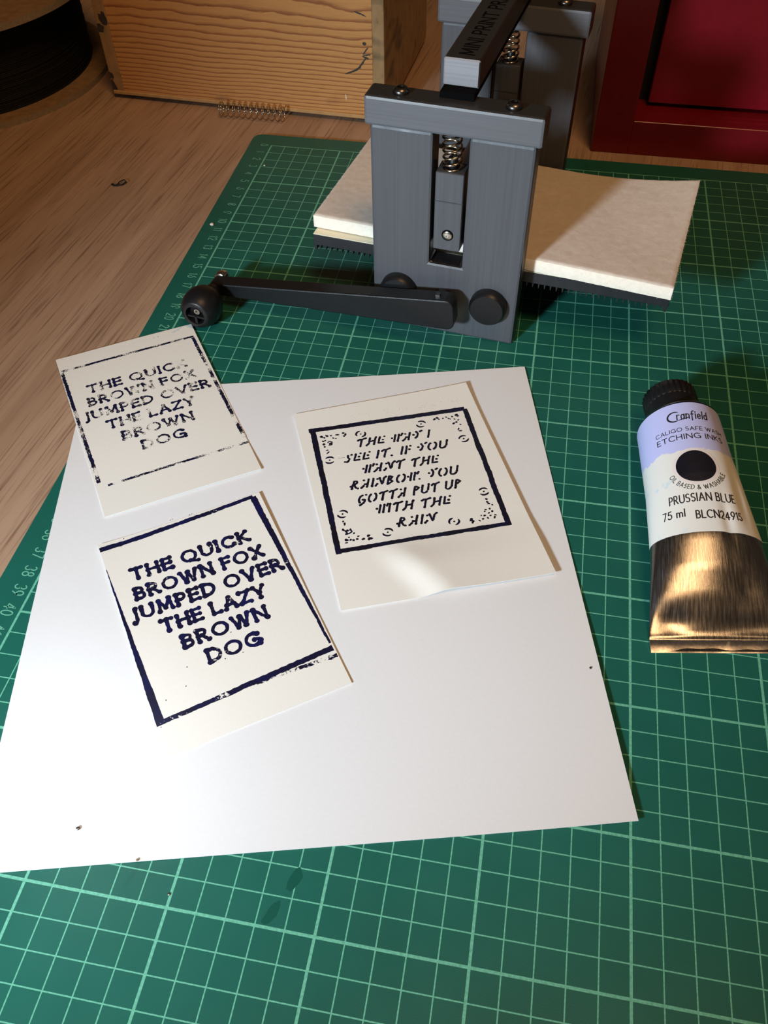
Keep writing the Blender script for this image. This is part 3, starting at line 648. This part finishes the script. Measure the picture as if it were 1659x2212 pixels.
# ------------------------------------------------------------------ the printing press (local frame: x along the side plate, y away, z up)
PA = math.radians(-7.786)
press = empty('printing_press', (18.59, -19.32, 0.0), PA)
tag(press, 'black 3D-printed miniature roller printing press with a crank handle', 'printing press')
pa = np.array([math.cos(PA), math.sin(PA), 0]); pn = np.array([-math.sin(PA), math.cos(PA), 0]); PO = np.array([18.59, -19.32, 0.0])
def pw(s, d, z): return PO + pa * s + pn * d + np.array([0, 0, z])
XC = -3.79
BD = 12.35                                   # distance from the near side frame to the far one
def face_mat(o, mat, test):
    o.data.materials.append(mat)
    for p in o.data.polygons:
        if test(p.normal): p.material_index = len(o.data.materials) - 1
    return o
def side_frame(d0, far):
    out = [(XC - 3.93, 0), (XC + 3.93, 0), (XC + 3.93, 11.05), (XC + .85, 11.05), (XC + .85, 4.25), (XC - .85, 4.25), (XC - .85, 11.05), (XC - 3.93, 11.05)]
    fr = prism('side_frame', out, 'y', d0, d0 + 1.22, M['plate'], press, .14, 2)
    cap = box('frame_cap', XC - 4.17, XC + 4.17, d0 - .10, d0 + 1.32, 11.02, 12.38, M['plateh'], press, .14, 2)
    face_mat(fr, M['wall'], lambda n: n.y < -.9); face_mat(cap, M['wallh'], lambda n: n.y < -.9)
    for sx in (-2.58, 2.62):
        sc = lathe('cap_screw', [(.34, 0), (.38, .08), (.37, .16), (.28, .26), (.17, .28), (.17, .12), (.0001, .10)], (XC + sx, d0 + .56, 12.38), 'z', M['screw'], press, 20)
    sl = prism('slider_block', [(XC - .70, 5.07), (XC + .62, 5.07), (XC + .70, 5.2), (XC + .70, 9.2), (XC - .70, 9.2)], 'y', d0 + .06, d0 + 1.2, M['slider'], press, .04, 1)
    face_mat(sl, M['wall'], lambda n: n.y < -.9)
    box('layer_seam', XC - .70, XC + .70, d0 + .045, d0 + .07, 7.70, 7.74, M['slider'], sl)
    sgn = d0 + .06
    lathe('axle_screw', [(.30, .0), (.30, -.02), (.27, -.03), (.0001, -.03)], (XC + .03, sgn, 5.95), 'y', M['pit'], sl, 20)
    lathe('axle_end', [(.24, .0), (.24, -.05), (.20, -.08), (.06, -.08), (.06, -.05), (.0001, -.05)], (XC + .03, sgn - .01, 5.95), 'y', M['steel'], sl, 20)
    pipe('spring', helix((XC - .02, d0 + .62, 9.22), (XC - .16, d0 + .62, 11.75), .43, 9.4, 18, .8), .06, M['brass'], press, 7)
    lathe('spring_guide', [(.24, 0), (.24, .5), (.2, .55), (.0001, .55)], (XC, d0 + .62, 9.2), 'z', M['black'], press, 16)
    return fr
side_frame(0.0, False); side_frame(BD, True)
# cross beam over both caps
beam = box('cross_beam', XC - .83, XC + .83, 1.25, BD + .45, 12.66, 13.86, M['plateh'], press, .06, 1)
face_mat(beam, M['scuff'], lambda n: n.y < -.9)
box('beam_foot', XC - .80, XC + .80, .62, BD + .75, 12.37, 12.67, M['pit'], press, .03, 1)
V, Fc = [], []; lay_text('MINI PRINT PRESS', 1.75, 9.8, -.40, .66, .048, V, Fc, gap=.30, flare=.2)
mesh('engraved_lettering', [(XC - y, x, 13.864 + z) for x, y, z in V], Fc, M['pit'], beam)
# rollers
lathe('pressure_roller', [(.3, 1.0), (1.22, 1.32), (1.22, BD - .1), (.3, BD + .2)], (XC, 0, 5.95), 'y', M['black'], press, 40)
for sx in (-2.46, 2.47):
    r = lathe('support_roller', [(.45, -.3), (.62, .8), (.62, BD + .4), (.45, BD + 1.5)], (XC + sx, 0, 2.33), 'y', M['black'], press, 28)
    lathe('roller_end_cap', [(.99, .0), (.99, -.36), (.95, -.48), (.86, -.58), (.0001, -.60)], (XC + sx, 0, 2.33), 'y', M['black'], r, 40, 25)
lathe('pinion_shaft', [(.42, -1.0), (.42, BD + 1.3)], (XC, 0, 2.3), 'y', M['black'], press, 20)
# crank
def arm_outline():
    c0, r0, c1, r1 = (XC + .02, 2.3), .90, (-16.7, 1.13), .36
    ang = math.atan2(c0[1] - c1[1], c0[0] - c1[0]); dl = math.asin((r0 - r1) / math.dist(c0, c1)); out = []
    rr = .42                                                  # squared-off big end with rounded corners
    ca, sa = math.cos(ang), math.sin(ang)
    def loc(x, y): return (c0[0] + x * ca - y * sa, c0[1] + x * sa + y * ca)
    for cx, cy, a in ((.95 - rr, -r0 + rr, -90), (.95 - rr, r0 - rr, 0)):
        out += [loc(cx + rr * math.cos(math.radians(a + 15 * i)), cy + rr * math.sin(math.radians(a + 15 * i))) for i in range(7)]
    out += [(c1[0] + r1 * math.cos(ang + math.pi / 2 + math.radians(18 * i)), c1[1] + r1 * math.sin(ang + math.pi / 2 + math.radians(18 * i))) for i in range(11)]
    return out
crank = prism('crank_arm', arm_outline(), 'y', -1.6, -.72, M['black'], press, .07, 2)
lathe('crank_hub', [(.55, -.74), (.55, -.2), (.55, -.02)], (XC + .02, 0, 2.3), 'y', M['black'], press, 28)
lathe('crank_bolt', [(.30, -.74), (.36, -.70), (.40, -.45), (.30, -.18), (.12, -.10), (.0001, -.10)], (-16.7, 0, 1.2), 'y', M['steel'], crank, 20)
bx_ = box('set_screw', XC - .12, XC + .10, -1.25, -1.0, 3.15, 3.27, M['screw'], crank)
kn = lathe('crank_knob', [(.40, -1.58), (.46, -1.66), (.46, -1.95), (.62, -2.08), (.88, -2.38), (1.05, -2.75), (1.10, -3.15), (1.07, -3.50), (.97, -3.78), (.82, -4.00), (.76, -4.05), (.56, -4.05), (.54, -3.65), (.0001, -3.65)], (-16.66, 0, 1.11), 'y', M['black'], crank, 20, 50)
box('recess_bar', -16.73, -16.59, -4.02, -3.64, .58, 1.0, M['black'], kn)
box('recess_bar', -17.16, -16.16, -3.98, -3.64, .93, 1.03, M['black'], kn)
lathe('knob_screw', [(.17, -3.64), (.17, -3.90), (.10, -3.90), (.10, -3.78), (.0001, -3.78)], (-16.60, 0, 1.27), 'y', M['steel'], kn, 14)
# bed with rack
bed = box('bed', -11.68, 7.58, 1.45, 12.0, 3.08, 3.72, M['bed'], press, .03, 1)
V, Fc = [], []
def tooth(x, d0, d1, z0, w, h):
    b = len(V)
    for d in (d0, d1): V.extend([(x - w, d, z0), (x + w, d, z0), (x + w * .35, d, z0 - h), (x - w * .35, d, z0 - h)])
    Fc.extend([(b, b + 1, b + 2, b + 3), (b + 4, b + 7, b + 6, b + 5)] + [(b + i, b + 4 + i, b + 4 + (i + 1) % 4, b + (i + 1) % 4) for i in range(4)])
for i in range(60):
    x = -11.3 + i * .314
    if x < 7.3:
        tooth(x, 1.47, 2.3, 3.08, .045, .24)
        tooth(x, 11.1, 11.9, 3.08, .045, .24)
rk = mesh('rack_teeth', V, Fc, M['bed'], bed); rk['kind'] = 'stuff'
for x in (-11.6, 7.46): prism('end_stop', [(x - .10, 3.1), (x + .10, 3.1), (x + .07, 2.78), (x - .05, 2.78)], 'y', 1.46, 2.3, M['bed'], bed)

def press_world(o):
    o.location = Vector(PO) * S; o.rotation_euler = (0, 0, PA)
liner = box('backing_card', -11.66, 7.40, 1.47, 11.5, 3.722, 3.765, M['card_edge'])
press_world(liner); tag(liner, 'thin cream card lying on the press bed beneath the felt', 'card')
def felt_mesh():
    nu, nv = 150, 84; v, f = [], []
    c = [(-11.82, 2.02), (7.56, 1.02), (7.85, 10.35), (-11.62, 11.4)]
    th = .80
    for lay in (0, 1, 2, 3):                                   # top inner, top rounding, bottom rounding, bottom
        pass
    def P(a, b):
        x = (c[0][0] * (1 - a) + c[1][0] * a) * (1 - b) + (c[3][0] * (1 - a) + c[2][0] * a) * b
        y = (c[0][1] * (1 - a) + c[1][1] * a) * (1 - b) + (c[3][1] * (1 - a) + c[2][1] * a) * b
        y += (.16 * math.sin(a * math.pi)) * (1 - b) * (1 if a < .5 else .3)
        return x, y
    def zb(x, y):
        return 3.775 + .75 * max(0, (x - .5) / 7.4) ** 2.2 * max(0, (y - 3) / 7) ** 1.5
    for top in (1, 0):
        for j in range(nv + 1):
            for i in range(nu + 1):
                a, b = i / nu, j / nv; x, y = P(a, b)
                if i in (0, nu): x += .035 * noise.noise((0, y * 4, i))
                if j in (0, nv): y += .030 * noise.noise((x * 4, 0, j))
                e = min(i, nu - i, j, nv - j); z = zb(x, y)
                squeeze = .0
                if 1.2 < y < BD: squeeze = .02 * math.exp(-((x - XC) / .9) ** 2)
                if top: z += th - squeeze + (0.0 if e > 0 else -.07) + .012 * noise.noise((x * 2.2, y * 2.2, 0))
                else: z += (0.0 if e > 0 else .05)
                v.append((x, y, z))
    N = (nu + 1) * (nv + 1)
    for j in range(nv):
        for i in range(nu):
            k = j * (nu + 1) + i; f.append((k, k + 1, k + nu + 2, k + nu + 1)); f.append((N + k, N + k + nu + 1, N + k + nu + 2, N + k + 1))
    rim = [i for i in range(nu + 1)] + [j * (nu + 1) + nu for j in range(1, nv + 1)] + [nv * (nu + 1) + i for i in range(nu - 1, -1, -1)] + [j * (nu + 1) for j in range(nv - 1, 0, -1)]
    for a, b in zip(rim, rim[1:] + rim[:1]): f.append((a, b, N + b, N + a))
    return v, f
fv, ff = felt_mesh()
felt = mesh('felt_blanket', fv, ff, M['felt']); press_world(felt); shade(felt, 60)
M['felt_cut'] = mat_simple('felt_cut_edge', (0.90, 0.84, 0.72), 0.95, spec=0.1, nscale=500, var=.06, bump=.4)
felt.data.materials.append(M['felt_cut'])
for p_ in felt.data.polygons:
    if abs(p_.normal.z) < .5: p_.material_index = 1
tag(felt, 'thick off-white wool felt blanket lying on the press bed', 'felt')

def felt_fuzz():
    """loose wool fibres standing off the cut edges"""
    rf = random.Random(3); V, Fc = [], []; nu, nv = 150, 84
    for _ in range(2600):
        e = rf.random()
        if e < .5: i, j = rf.randint(0, nu), 0; out = (0, -1)
        elif e < .75: i, j = nu, rf.randint(0, nv); out = (1, 0)
        elif e < .9: i, j = rf.randint(0, nu), nv; out = (0, 1)
        else: i, j = 0, rf.randint(0, nv); out = (-1, 0)
        p = fv[j * (nu + 1) + i]; z = p[2] - rf.random() * .72; L = rf.uniform(.04, .14); w = .0022
        d = Vector((out[0] + rf.uniform(-.8, .8), out[1] + rf.uniform(-.8, .8), rf.uniform(-.4, .8))).normalized()
        o = Vector((p[0] + rf.uniform(-.06, .06) * (out[0] == 0), p[1] + rf.uniform(-.06, .06) * (out[1] == 0), z)) - Vector((out[0], out[1], 0)) * .02
        sd = d.cross(Vector((rf.uniform(-1, 1), rf.uniform(-1, 1), rf.uniform(-1, 1)))).normalized() * w
        mid = o + d * L * .55 + sd * rf.uniform(-4, 4); tip = o + d * L + sd * rf.uniform(-8, 8); b = len(V)
        V.extend([tuple(o - sd), tuple(o + sd), tuple(mid + sd), tuple(mid - sd), tuple(tip)])
        Fc.extend([(b, b + 1, b + 2, b + 3), (b + 3, b + 2, b + 4)])
    return V, Fc
zv, zf = felt_fuzz(); fz = mesh('loose_fibres', zv, zf, M['felt_cut'], felt); fz['kind'] = 'stuff'

# ------------------------------------------------------------------ ink tube
TF = np.array([28.62, -37.0]); TA = np.array([math.cos(math.radians(99.6)), math.sin(math.radians(99.6))]); TB = np.array([TA[1], -TA[0]])
TT = [0, .5, .62, .75, 1.2, 2.0, 3.0, 4.3, 7.0, 10.2, 10.75]
TW = [2.84, 2.84, 2.84, 2.82, 2.76, 2.66, 2.52, 2.34, 2.07, 1.87, 1.84]
TH = [.05, .06, .11, .14, .30, .60, .90, 1.18, 1.50, 1.76, 1.80]
def tube_pt(t, phi, off=0.0):
    a, b = np.interp(t, TT, TW) + off, np.interp(t, TT, TH)
    x = a * math.sin(phi); z = b + (b + off) * math.cos(phi)
    # dents near the folded foot and finger dents in the wrapper
    for (t0, p0, st, sp_, dep) in ((1.15, -.75, .35, .30, .12), (1.0, .5, .25, .5, .08), (2.3, .45, .8, .35, .10), (4.9, .30, .9, .10, .10), (6.2, .75, 1.2, .14, .10), (8.6, 1.0, .8, .25, .08)):
        z -= dep * math.exp(-((t - t0) / st) ** 2 - ((phi - p0) / sp_) ** 2)
    p = TF + TA * t + TB * x
    return (p[0], p[1], max(z, .01) if off == 0 else z)
def strip(name, ts, phis, off, mat, parent, closed=False):
    v = [tube_pt(t, p, off) for t in ts for p in phis]; n = len(phis); f = []
    for i in range(len(ts) - 1):
        for k in range(n - (0 if closed else 1)):
            k2 = (k + 1) % n; f.append((i * n + k, i * n + k2, (i + 1) * n + k2, (i + 1) * n + k))
    me = bpy.data.meshes.new(name); me.from_pydata([tuple(c * S for c in q_) for q_ in v], [], f)
    uv = me.uv_layers.new(name='UVMap')
    for lp in me.loops:
        i, k = divmod(lp.vertex_index, n); uv.data[lp.index].uv = (phis[k] * 1.85, ts[i])
    for p in me.polygons: p.use_smooth = True
    o = new_obj(name, me, mat, parent); return o
tube = empty('ink_tube', (TF[0], TF[1], 0)); tube_inv = Matrix.Translation(-Vector((TF[0], TF[1], 0)) * S)
tag(tube, 'metal tube of prussian blue etching ink lying on the mat', 'ink tube')
def under(o, p=tube, mi=tube_inv):
    o.parent = p; o.matrix_parent_inverse = mi; return o
ts = [0, .1, .2, .3, .4, .5, .56, .62, .68, .75, .85, 1.0] + [1.2 + .2 * i for i in range(48)]
phis = [2 * math.pi * k / 96 - math.pi for k in range(96)]
body = under(strip('tube_body', ts, phis, 0.0, M['tube'], None, True))
lt = [4.30 + 6.36 * i / 60 for i in range(61)]; lp = [math.radians(-112 + 224 * i / 80) for i in range(81)]
label = under(strip('paper_label', lt, lp, .012, M['label'], None))
fxs = np.linspace(-2.86, 2.86, 41)
ftop = lambda x: .012 * math.sin(x * 2.1 + .6) + .008 * math.sin(x * 5.3)
FV = []; FS = ((-.04, .012, 0), (-.05, .05, .3), (.02, .075, 1), (.20, .135, 1), (.42, .165, 1), (.50, .13, .6), (.52, .02, 0))
for x in fxs:
    for t, z, k_ in FS: FV.append(tuple(np.r_[TF + TA * t + TB * x, z + ftop(x) * k_]))
nf = len(FS); FF = [(i * nf + j, i * nf + j + 1, (i + 1) * nf + j + 1, (i + 1) * nf + j) for i in range(len(fxs) - 1) for j in range(nf - 1)]
FF += [tuple(range(nf)), tuple((len(fxs) - 1) * nf + j for j in range(nf))]
fold = under(shade(mesh('crimp_fold', FV, FF, M['tube_plain']), 35))
def tube_lathe(name, prof, mat, zc, seg=64, rib=0.0, ribs=0, sm=40):
    v, f = [], []
    for r, t in prof:
        for k in range(seg):
            a = 2 * math.pi * k / seg; rr = r * (1 + (rib if (k // 2) % 2 else 0)) if rib else r
            p = TF + TA * t + TB * rr * math.cos(a); v.append((p[0], p[1], zc(t) + rr * math.sin(a)))
    for i in range(len(prof) - 1):
        for k in range(seg):
            k2 = (k + 1) % seg; f.append((i * seg + k, i * seg + k2, (i + 1) * seg + k2, (i + 1) * seg + k))
    f.append(tuple(range(seg))); f.append(tuple((len(prof) - 1) * seg + k for k in range(seg)))
    return under(shade(mesh(name, v, f, mat), sm))
zc = lambda t: 1.80
tube_lathe('tube_shoulder', [(1.83, 10.70), (1.80, 10.80), (1.55, 11.0), (1.05, 11.25), (.9, 11.6)], M['tube'], zc)
capm = tube_lathe('screw_cap', [(1.14, 11.05), (1.17, 11.15), (1.19, 12.05), (1.20, 12.10), (1.0, 12.12)], M['black'], zc)
tube_lathe('cap_rim', [(1.20, 12.05), (1.24, 12.10), (1.24, 12.85), (1.16, 12.95), (.0001, 12.95)], M['black'], zc, 120, -.028)
# lettering on the wrapper, placed by finding the spot of the tube that a point of the photograph shows
gt = np.linspace(3.8, 10.9, 240); gp = np.linspace(-1.5, 1.6, 260)
GP = np.array([[tube_pt(t, p, .012) for p in gp] for t in gt]); cc = (GP - CAM) @ RC.T
GX = np.stack([W / 2 + F * cc[..., 0] / cc[..., 2], H / 2 + F * cc[..., 1] / cc[..., 2]], -1)
def on_tube(x, y):
    d = ((GX - np.array([x, y])) ** 2).sum(-1); i, j = np.unravel_index(np.argmin(d), d.shape); return gp[j], gt[i]
def lq(x, y): p, t = on_tube(1250 + x * .30296, 780 + y * .30296); return p * 1.85, t
def on_label(name, V, Fc, mat, off):
    return under(mesh(name, [tube_pt(q_[1], q_[0] / 1.85, off + (q_[2] if len(q_) > 2 else 0)) for q_ in V], Fc, mat), label, Matrix.Identity(4))
V, Fc = [], []
for t, l, r, mid, cap, w in [('CALIGO SAFE WASH', (552, 533), (1012, 525), (800, 494), .185, .013), ('ETCHING INKS', (560, 583), (1018, 572), (800, 550), .25, .018), ('PRUSSIAN BLUE', (648, 998), (1113, 1010), (860, 996), .36, .022),
                        ('75 ml', (605, 1143), (762, 1112), (690, 1122), .34, .022), ('BLCN24915', (843, 1112), (1168, 1138), (1000, 1120), .34, .022)]:
    a, b, c_ = lq(*l), lq(*r), lq(*mid); lay_text(t, a[0], b[0], c_[1], cap, w, V, Fc, gap=.30)
cx, ct = lq(836, 745); R1 = .5 * (abs(lq(969, 745)[0] - lq(703, 745)[0]) / 2 + abs(lq(836, 625)[1] - lq(836, 865)[1]) / 2)
txt = 'OIL BASED & WASHABLE'; tw = text_width(txt, .34); Ra = R1 * 1.36; x = 0
span = math.radians(142)
for ci, ch in enumerate(txt):
    adv, st = G[ch]; mid = (x + adv / 2) / tw; a = -math.pi / 2 - span / 2 + span * mid; k_ = span * Ra / tw
    for s_ in st:
        pl = []
        for gx, gy in s_:
            dx, dy = (gx - adv / 2) * k_, (gy - .5) * .19
            pl.append((cx + (Ra - dy) * math.cos(a) - dx * math.sin(a), ct + (Ra - dy) * math.sin(a) + dx * math.cos(a)))
        ribbon(pl, .012, V, Fc)
    x += adv + (.34 if ch != ' ' else 0)
on_label('label_lettering', V, Fc, M['label_text'], .020)
V, Fc = [], []
for r0, r1 in ((1.0, 1.17),):
    n = 60; b0 = len(V)
    for i in range(n): a = 2 * math.pi * i / n; V += [(cx + R1 * r0 * math.cos(a), ct + R1 * r0 * math.sin(a)), (cx + R1 * r1 * math.cos(a), ct + R1 * r1 * math.sin(a))]
    Fc += [(b0 + 2 * i, b0 + 2 * i + 1, b0 + (2 * i + 3) % (2 * n), b0 + (2 * i + 2) % (2 * n)) for i in range(n)]
on_label('swatch_ring', V, Fc, M['label_ring'], .016)
V, Fc = [(cx, ct)], []
for j in range(1, 9):
    for i in range(60): a = 2 * math.pi * i / 60; V.append((cx + R1 * j / 8 * math.cos(a), ct + R1 * j / 8 * math.sin(a)))
for i in range(60): Fc.append((0, 1 + i, 1 + (i + 1) % 60))
for j in range(7):
    for i in range(60): Fc.append((1 + j * 60 + i, 1 + (j + 1) * 60 + i, 1 + (j + 1) * 60 + (i + 1) % 60, 1 + j * 60 + (i + 1) % 60))
on_label('colour_swatch', V, Fc, M['label_disc'], .018)
V, Fc = [], []                                              # brand script: sweeping C and small letters
a, b, c_ = lq(700, 413), lq(912, 414), lq(800, 408); lay_text('ranfield', a[0], b[0], c_[1], .40, .022, V, Fc, slant=.06, gap=.26, flare=.2)
cc_ = lq(682, 400); ribbon([(cc_[0] + px_, cc_[1] + py_) for px_, py_ in arc(0, 0, .30, .25, 55, 300, 18)], .036, V, Fc, flare=-.7)
ribbon([(cc_[0] + .15, cc_[1] - .215), (cc_[0] + .4, cc_[1] - .17), (cc_[0] + .62, cc_[1] - .10)], .024, V, Fc, flare=-.5)
on_label('brand_script', V, Fc, M['label_text'], .020)

# ------------------------------------------------------------------ wooden box
wb = empty('wooden_box', (-14.34, 6.06, DESK), math.radians(-3.16)); tag(wb, 'old stained pine wooden box standing behind the mat', 'box')
bh = 13.0; bw = 21.72; bdp = 15.0; z0 = .58
box('front_board', .92, 20.86, 0.03, .95, z0, bh, M['pine'], wb, .03, 1)
box('side_board', 0.0, .93, 0.0, bdp, z0, bh, M['pine_end'], wb, .06, 2)
box('side_board', 20.85, bw, 0.0, bdp, z0, bh, M['pine_end'], wb, .06, 2)
box('back_board', .92, 20.86, bdp - .95, bdp, z0, bh, M['pine'], wb, .03, 1)
box('base_board', .04, bw - .04, -.10, bdp + .05, .33, .60, M['lip'], wb, .05, 1)
for fx in (.8, bw - 2.2):
    for fy in (.5, bdp - 2): box('foot', fx, fx + 1.4, fy, fy + 1.4, 0, .34, M['dark'], wb)
V, Fc = [], []
ua = np.array([math.cos(math.radians(-3.16)), math.sin(math.radians(-3.16)), 0]); un = np.array([-ua[1], ua[0], 0]); B0 = np.array([-14.34, 6.06, DESK])
def on_box(x, y):
    d = ray(x, y); P = CAM + d * (np.dot(B0 - CAM, un) / np.dot(d, un)); return float((P - B0) @ ua), float(P[2] - DESK)
for i, pl in enumerate([[(746, 160), (762, 155), (775, 148), (784, 135), (790, 126)], [(784, 120), (800, 119)], [(783, 122), (796, 128)], [(765, 25), (778, 30), (790, 36)], [(784, 118), (795, 103)]]):
    ribbon([on_box(*p) for p in pl], .07 if i in (0, 2) else .05, V, Fc, rag=.8, flare=-.6)
mesh('ink_stain', [(x, .022 - q_, z) for x, z, q_ in V], Fc, M['stain'], wb)
V, Fc = [], []; p = on_box(787, 95); blob(p[0], p[1], .16, .12, 0, V, Fc, seed=2)
mesh('nail_mark', [(x, .022 - q_, z) for x, z, q_ in V], Fc, M['stain'], wb)
V, Fc = [], []; p = on_box(747, 210); blob(p[0], p[1], .05, .24, .1, V, Fc, seed=3, rag=.5)
mesh('wood_chip', [(x, .022 - q_, z) for x, z, q_ in V], Fc, M['chip'], wb)
V, Fc = [], []
for x, y, rx, ry in ((222, 40, .25, .5), (216, 60, .35, .3), (240, 163, .2, .3), (246, 185, .25, .45)): p = on_box(x, y); blob(p[0], p[1], rx, ry, .2, V, Fc, seed=x, rag=.7)
mesh('corner_stain', [(min(max(x, .02), 1.5), -.004 - q_, max(z, .62)) for x, z, q_ in V], Fc, M['stain'], wb)['kind'] = 'stuff'

# ------------------------------------------------------------------ red cabinet
rc = empty('red_cabinet', (22.41, 3.29, DESK), math.radians(-.18)); tag(rc, 'small dark red lacquered cabinet with a recessed drawer front', 'cabinet')
cw, chh, cd = 21.0, 17.0, 16.0
box('side_stile', 0, 2.55, 0, cd, 0, chh, M['red'], rc, .07, 2)
box('side_stile', cw - 2.55, cw, 0, cd, 0, chh, M['red'], rc, .07, 2)
box('bottom_rail', 2.54, cw - 2.54, .015, cd, 0, 2.33, M['red'], rc, .03, 1)
box('top_rail', 2.54, cw - 2.54, .015, cd, chh - 2.3, chh, M['red'], rc, .03, 1)
box('recess_back', 2.54, cw - 2.54, 3.4, 3.6, 2.2, chh - 2.2, M['dark'], rc)
dr = box('drawer_front', 3.45, cw - 3.4, 2.35, 3.3, 2.62, chh - 2.7, M['redin'], rc, .06, 2)
box('ledge_strip', 2.7, cw - 2.7, .9, .96, 2.325, 2.345, M['redin'], rc)
box('ledge_strip', 2.7, cw - 2.7, 1.5, 1.56, 2.325, 2.345, M['redin'], rc)

# ------------------------------------------------------------------ spool of black thread
sx, sy = -28.84, 8.84
sp = empty('thread_spool', (sx, sy, DESK)); tag(sp, 'big cardboard spool wound with black thread beside the wooden box', 'spool')
def flange(name, z0_, z1_):
    o = lathe(name, [(1.6, z0_), (12.16, z0_), (12.16, z1_), (1.6, z1_), (1.6, z0_)], (0, 0, 0), 'z', M['board'], sp, 128, 30)
    o.data.materials.append(M['board_edge'])
    for p in o.data.polygons:
        if abs(p.normal.z) < .3: p.material_index = 1
    bm = bmesh.new(); bm.from_mesh(o.data)
    big_ = [f_ for f_ in bm.faces if len(f_.verts) > 100]; bmesh.ops.delete(bm, geom=big_, context='FACES_ONLY'); bm.to_mesh(o.data); bm.free()
    return o
flange('bottom_flange', 0, .42); flange('top_flange', 6.28, 6.75)
prof = []
nr = 48
for i in range(nr * 4 + 1):
    z = .42 + (6.28 - .42) * i / (nr * 4); prof.append((10.62 + .06 * abs(math.sin(math.pi * i / 4)) + .05 * noise.noise((i * .21, 0, 0)) - .12 * (1 if i > nr * 4 - 6 else 0), z))
lathe('thread_winding', prof, (0, 0, 0), 'z', M['wrap'], sp, 96, 80)
lathe('core_tube', [(1.6, .0), (2.0, 0), (2.0, 6.9), (1.6, 6.9)], (0, 0, 0), 'z', M['board_edge'], sp, 40)

# ------------------------------------------------------------------ loose spring and little scraps
p0, p1 = at(480, 251, DESK), at(613, 263, DESK)
r_ = .50
sprg = pipe('coil_spring', helix((p0[0], p0[1], DESK + r_ + .05), (p1[0], p1[1], DESK + r_ + .05), r_, 12.2, 20, .9, .6), .042, M['brass'], None, 7)
tag(sprg, 'loose wire coil spring lying in front of the wooden box', 'spring')
def scrap(name, pts, r, mat, label, cat):
    o = pipe(name, pts, r, mat, None, 6); tag(o, label, cat); return o
c = at(258, 400, DESK)
K = 1.5
scrap('plastic_shaving', [(c[0] + K * x, c[1] + K * y, DESK + .06 + K * z) for x, y, z in ((-.35, -.05, 0), (-.1, -.12, 0), (.15, -.05, .03), (.30, .15, .06), (.15, .28, .09), (-.02, .12, .06), (-.05, -.05, .04), (-.22, -.16, 0), (-.3, .02, .02))],
      lambda t: .06 - .03 * t, M['dark'], 'tiny curled black plastic shaving on the bare desk', 'scrap')
def crumb(name, x, y, z, r, mat, label, cat='crumb'):
    p = at(x, y, z); bm = bmesh.new(); bmesh.ops.create_icosphere(bm, subdivisions=2, radius=r * S)
    for v in bm.verts: v.co *= 1 + .35 * noise.noise(v.co * 900); v.co.z *= .5
    me = bpy.data.meshes.new(name); bm.to_mesh(me); bm.free(); o = new_obj(name, me, mat); o.location = Vector((p[0], p[1], z + r * .42)) * S; tag(o, label, cat); return o
M['white'] = mat_simple('white_chip', (.75, .72, .66), .6)
crumb('paper_crumb', 458, 486, 0, .13, M['white'], 'small white crumb at the mat edge beside the number ten')
crumb('paper_crumb', 571, 358, 0, .07, M['white'], 'tiny white crumb on the mat grid near the number three')
crumb('dust_speck', 168, 1790, .075, .07, M['screw'], 'dark speck on the lower left of the white sheet', 'speck')
crumb('dust_speck', 1275, 1443, .13, .05, M['dark'], 'tiny dark speck near the right edge of the white sheet', 'speck')
crumb('dust_speck', 296, 1858, .075, .05, M['board_edge'], 'tiny brown speck at the bottom edge of the white sheet', 'speck')
crumb('dust_speck', 365, 1932, 0, .05, M['screw'], 'dark speck on the mat just below the white sheet', 'speck')
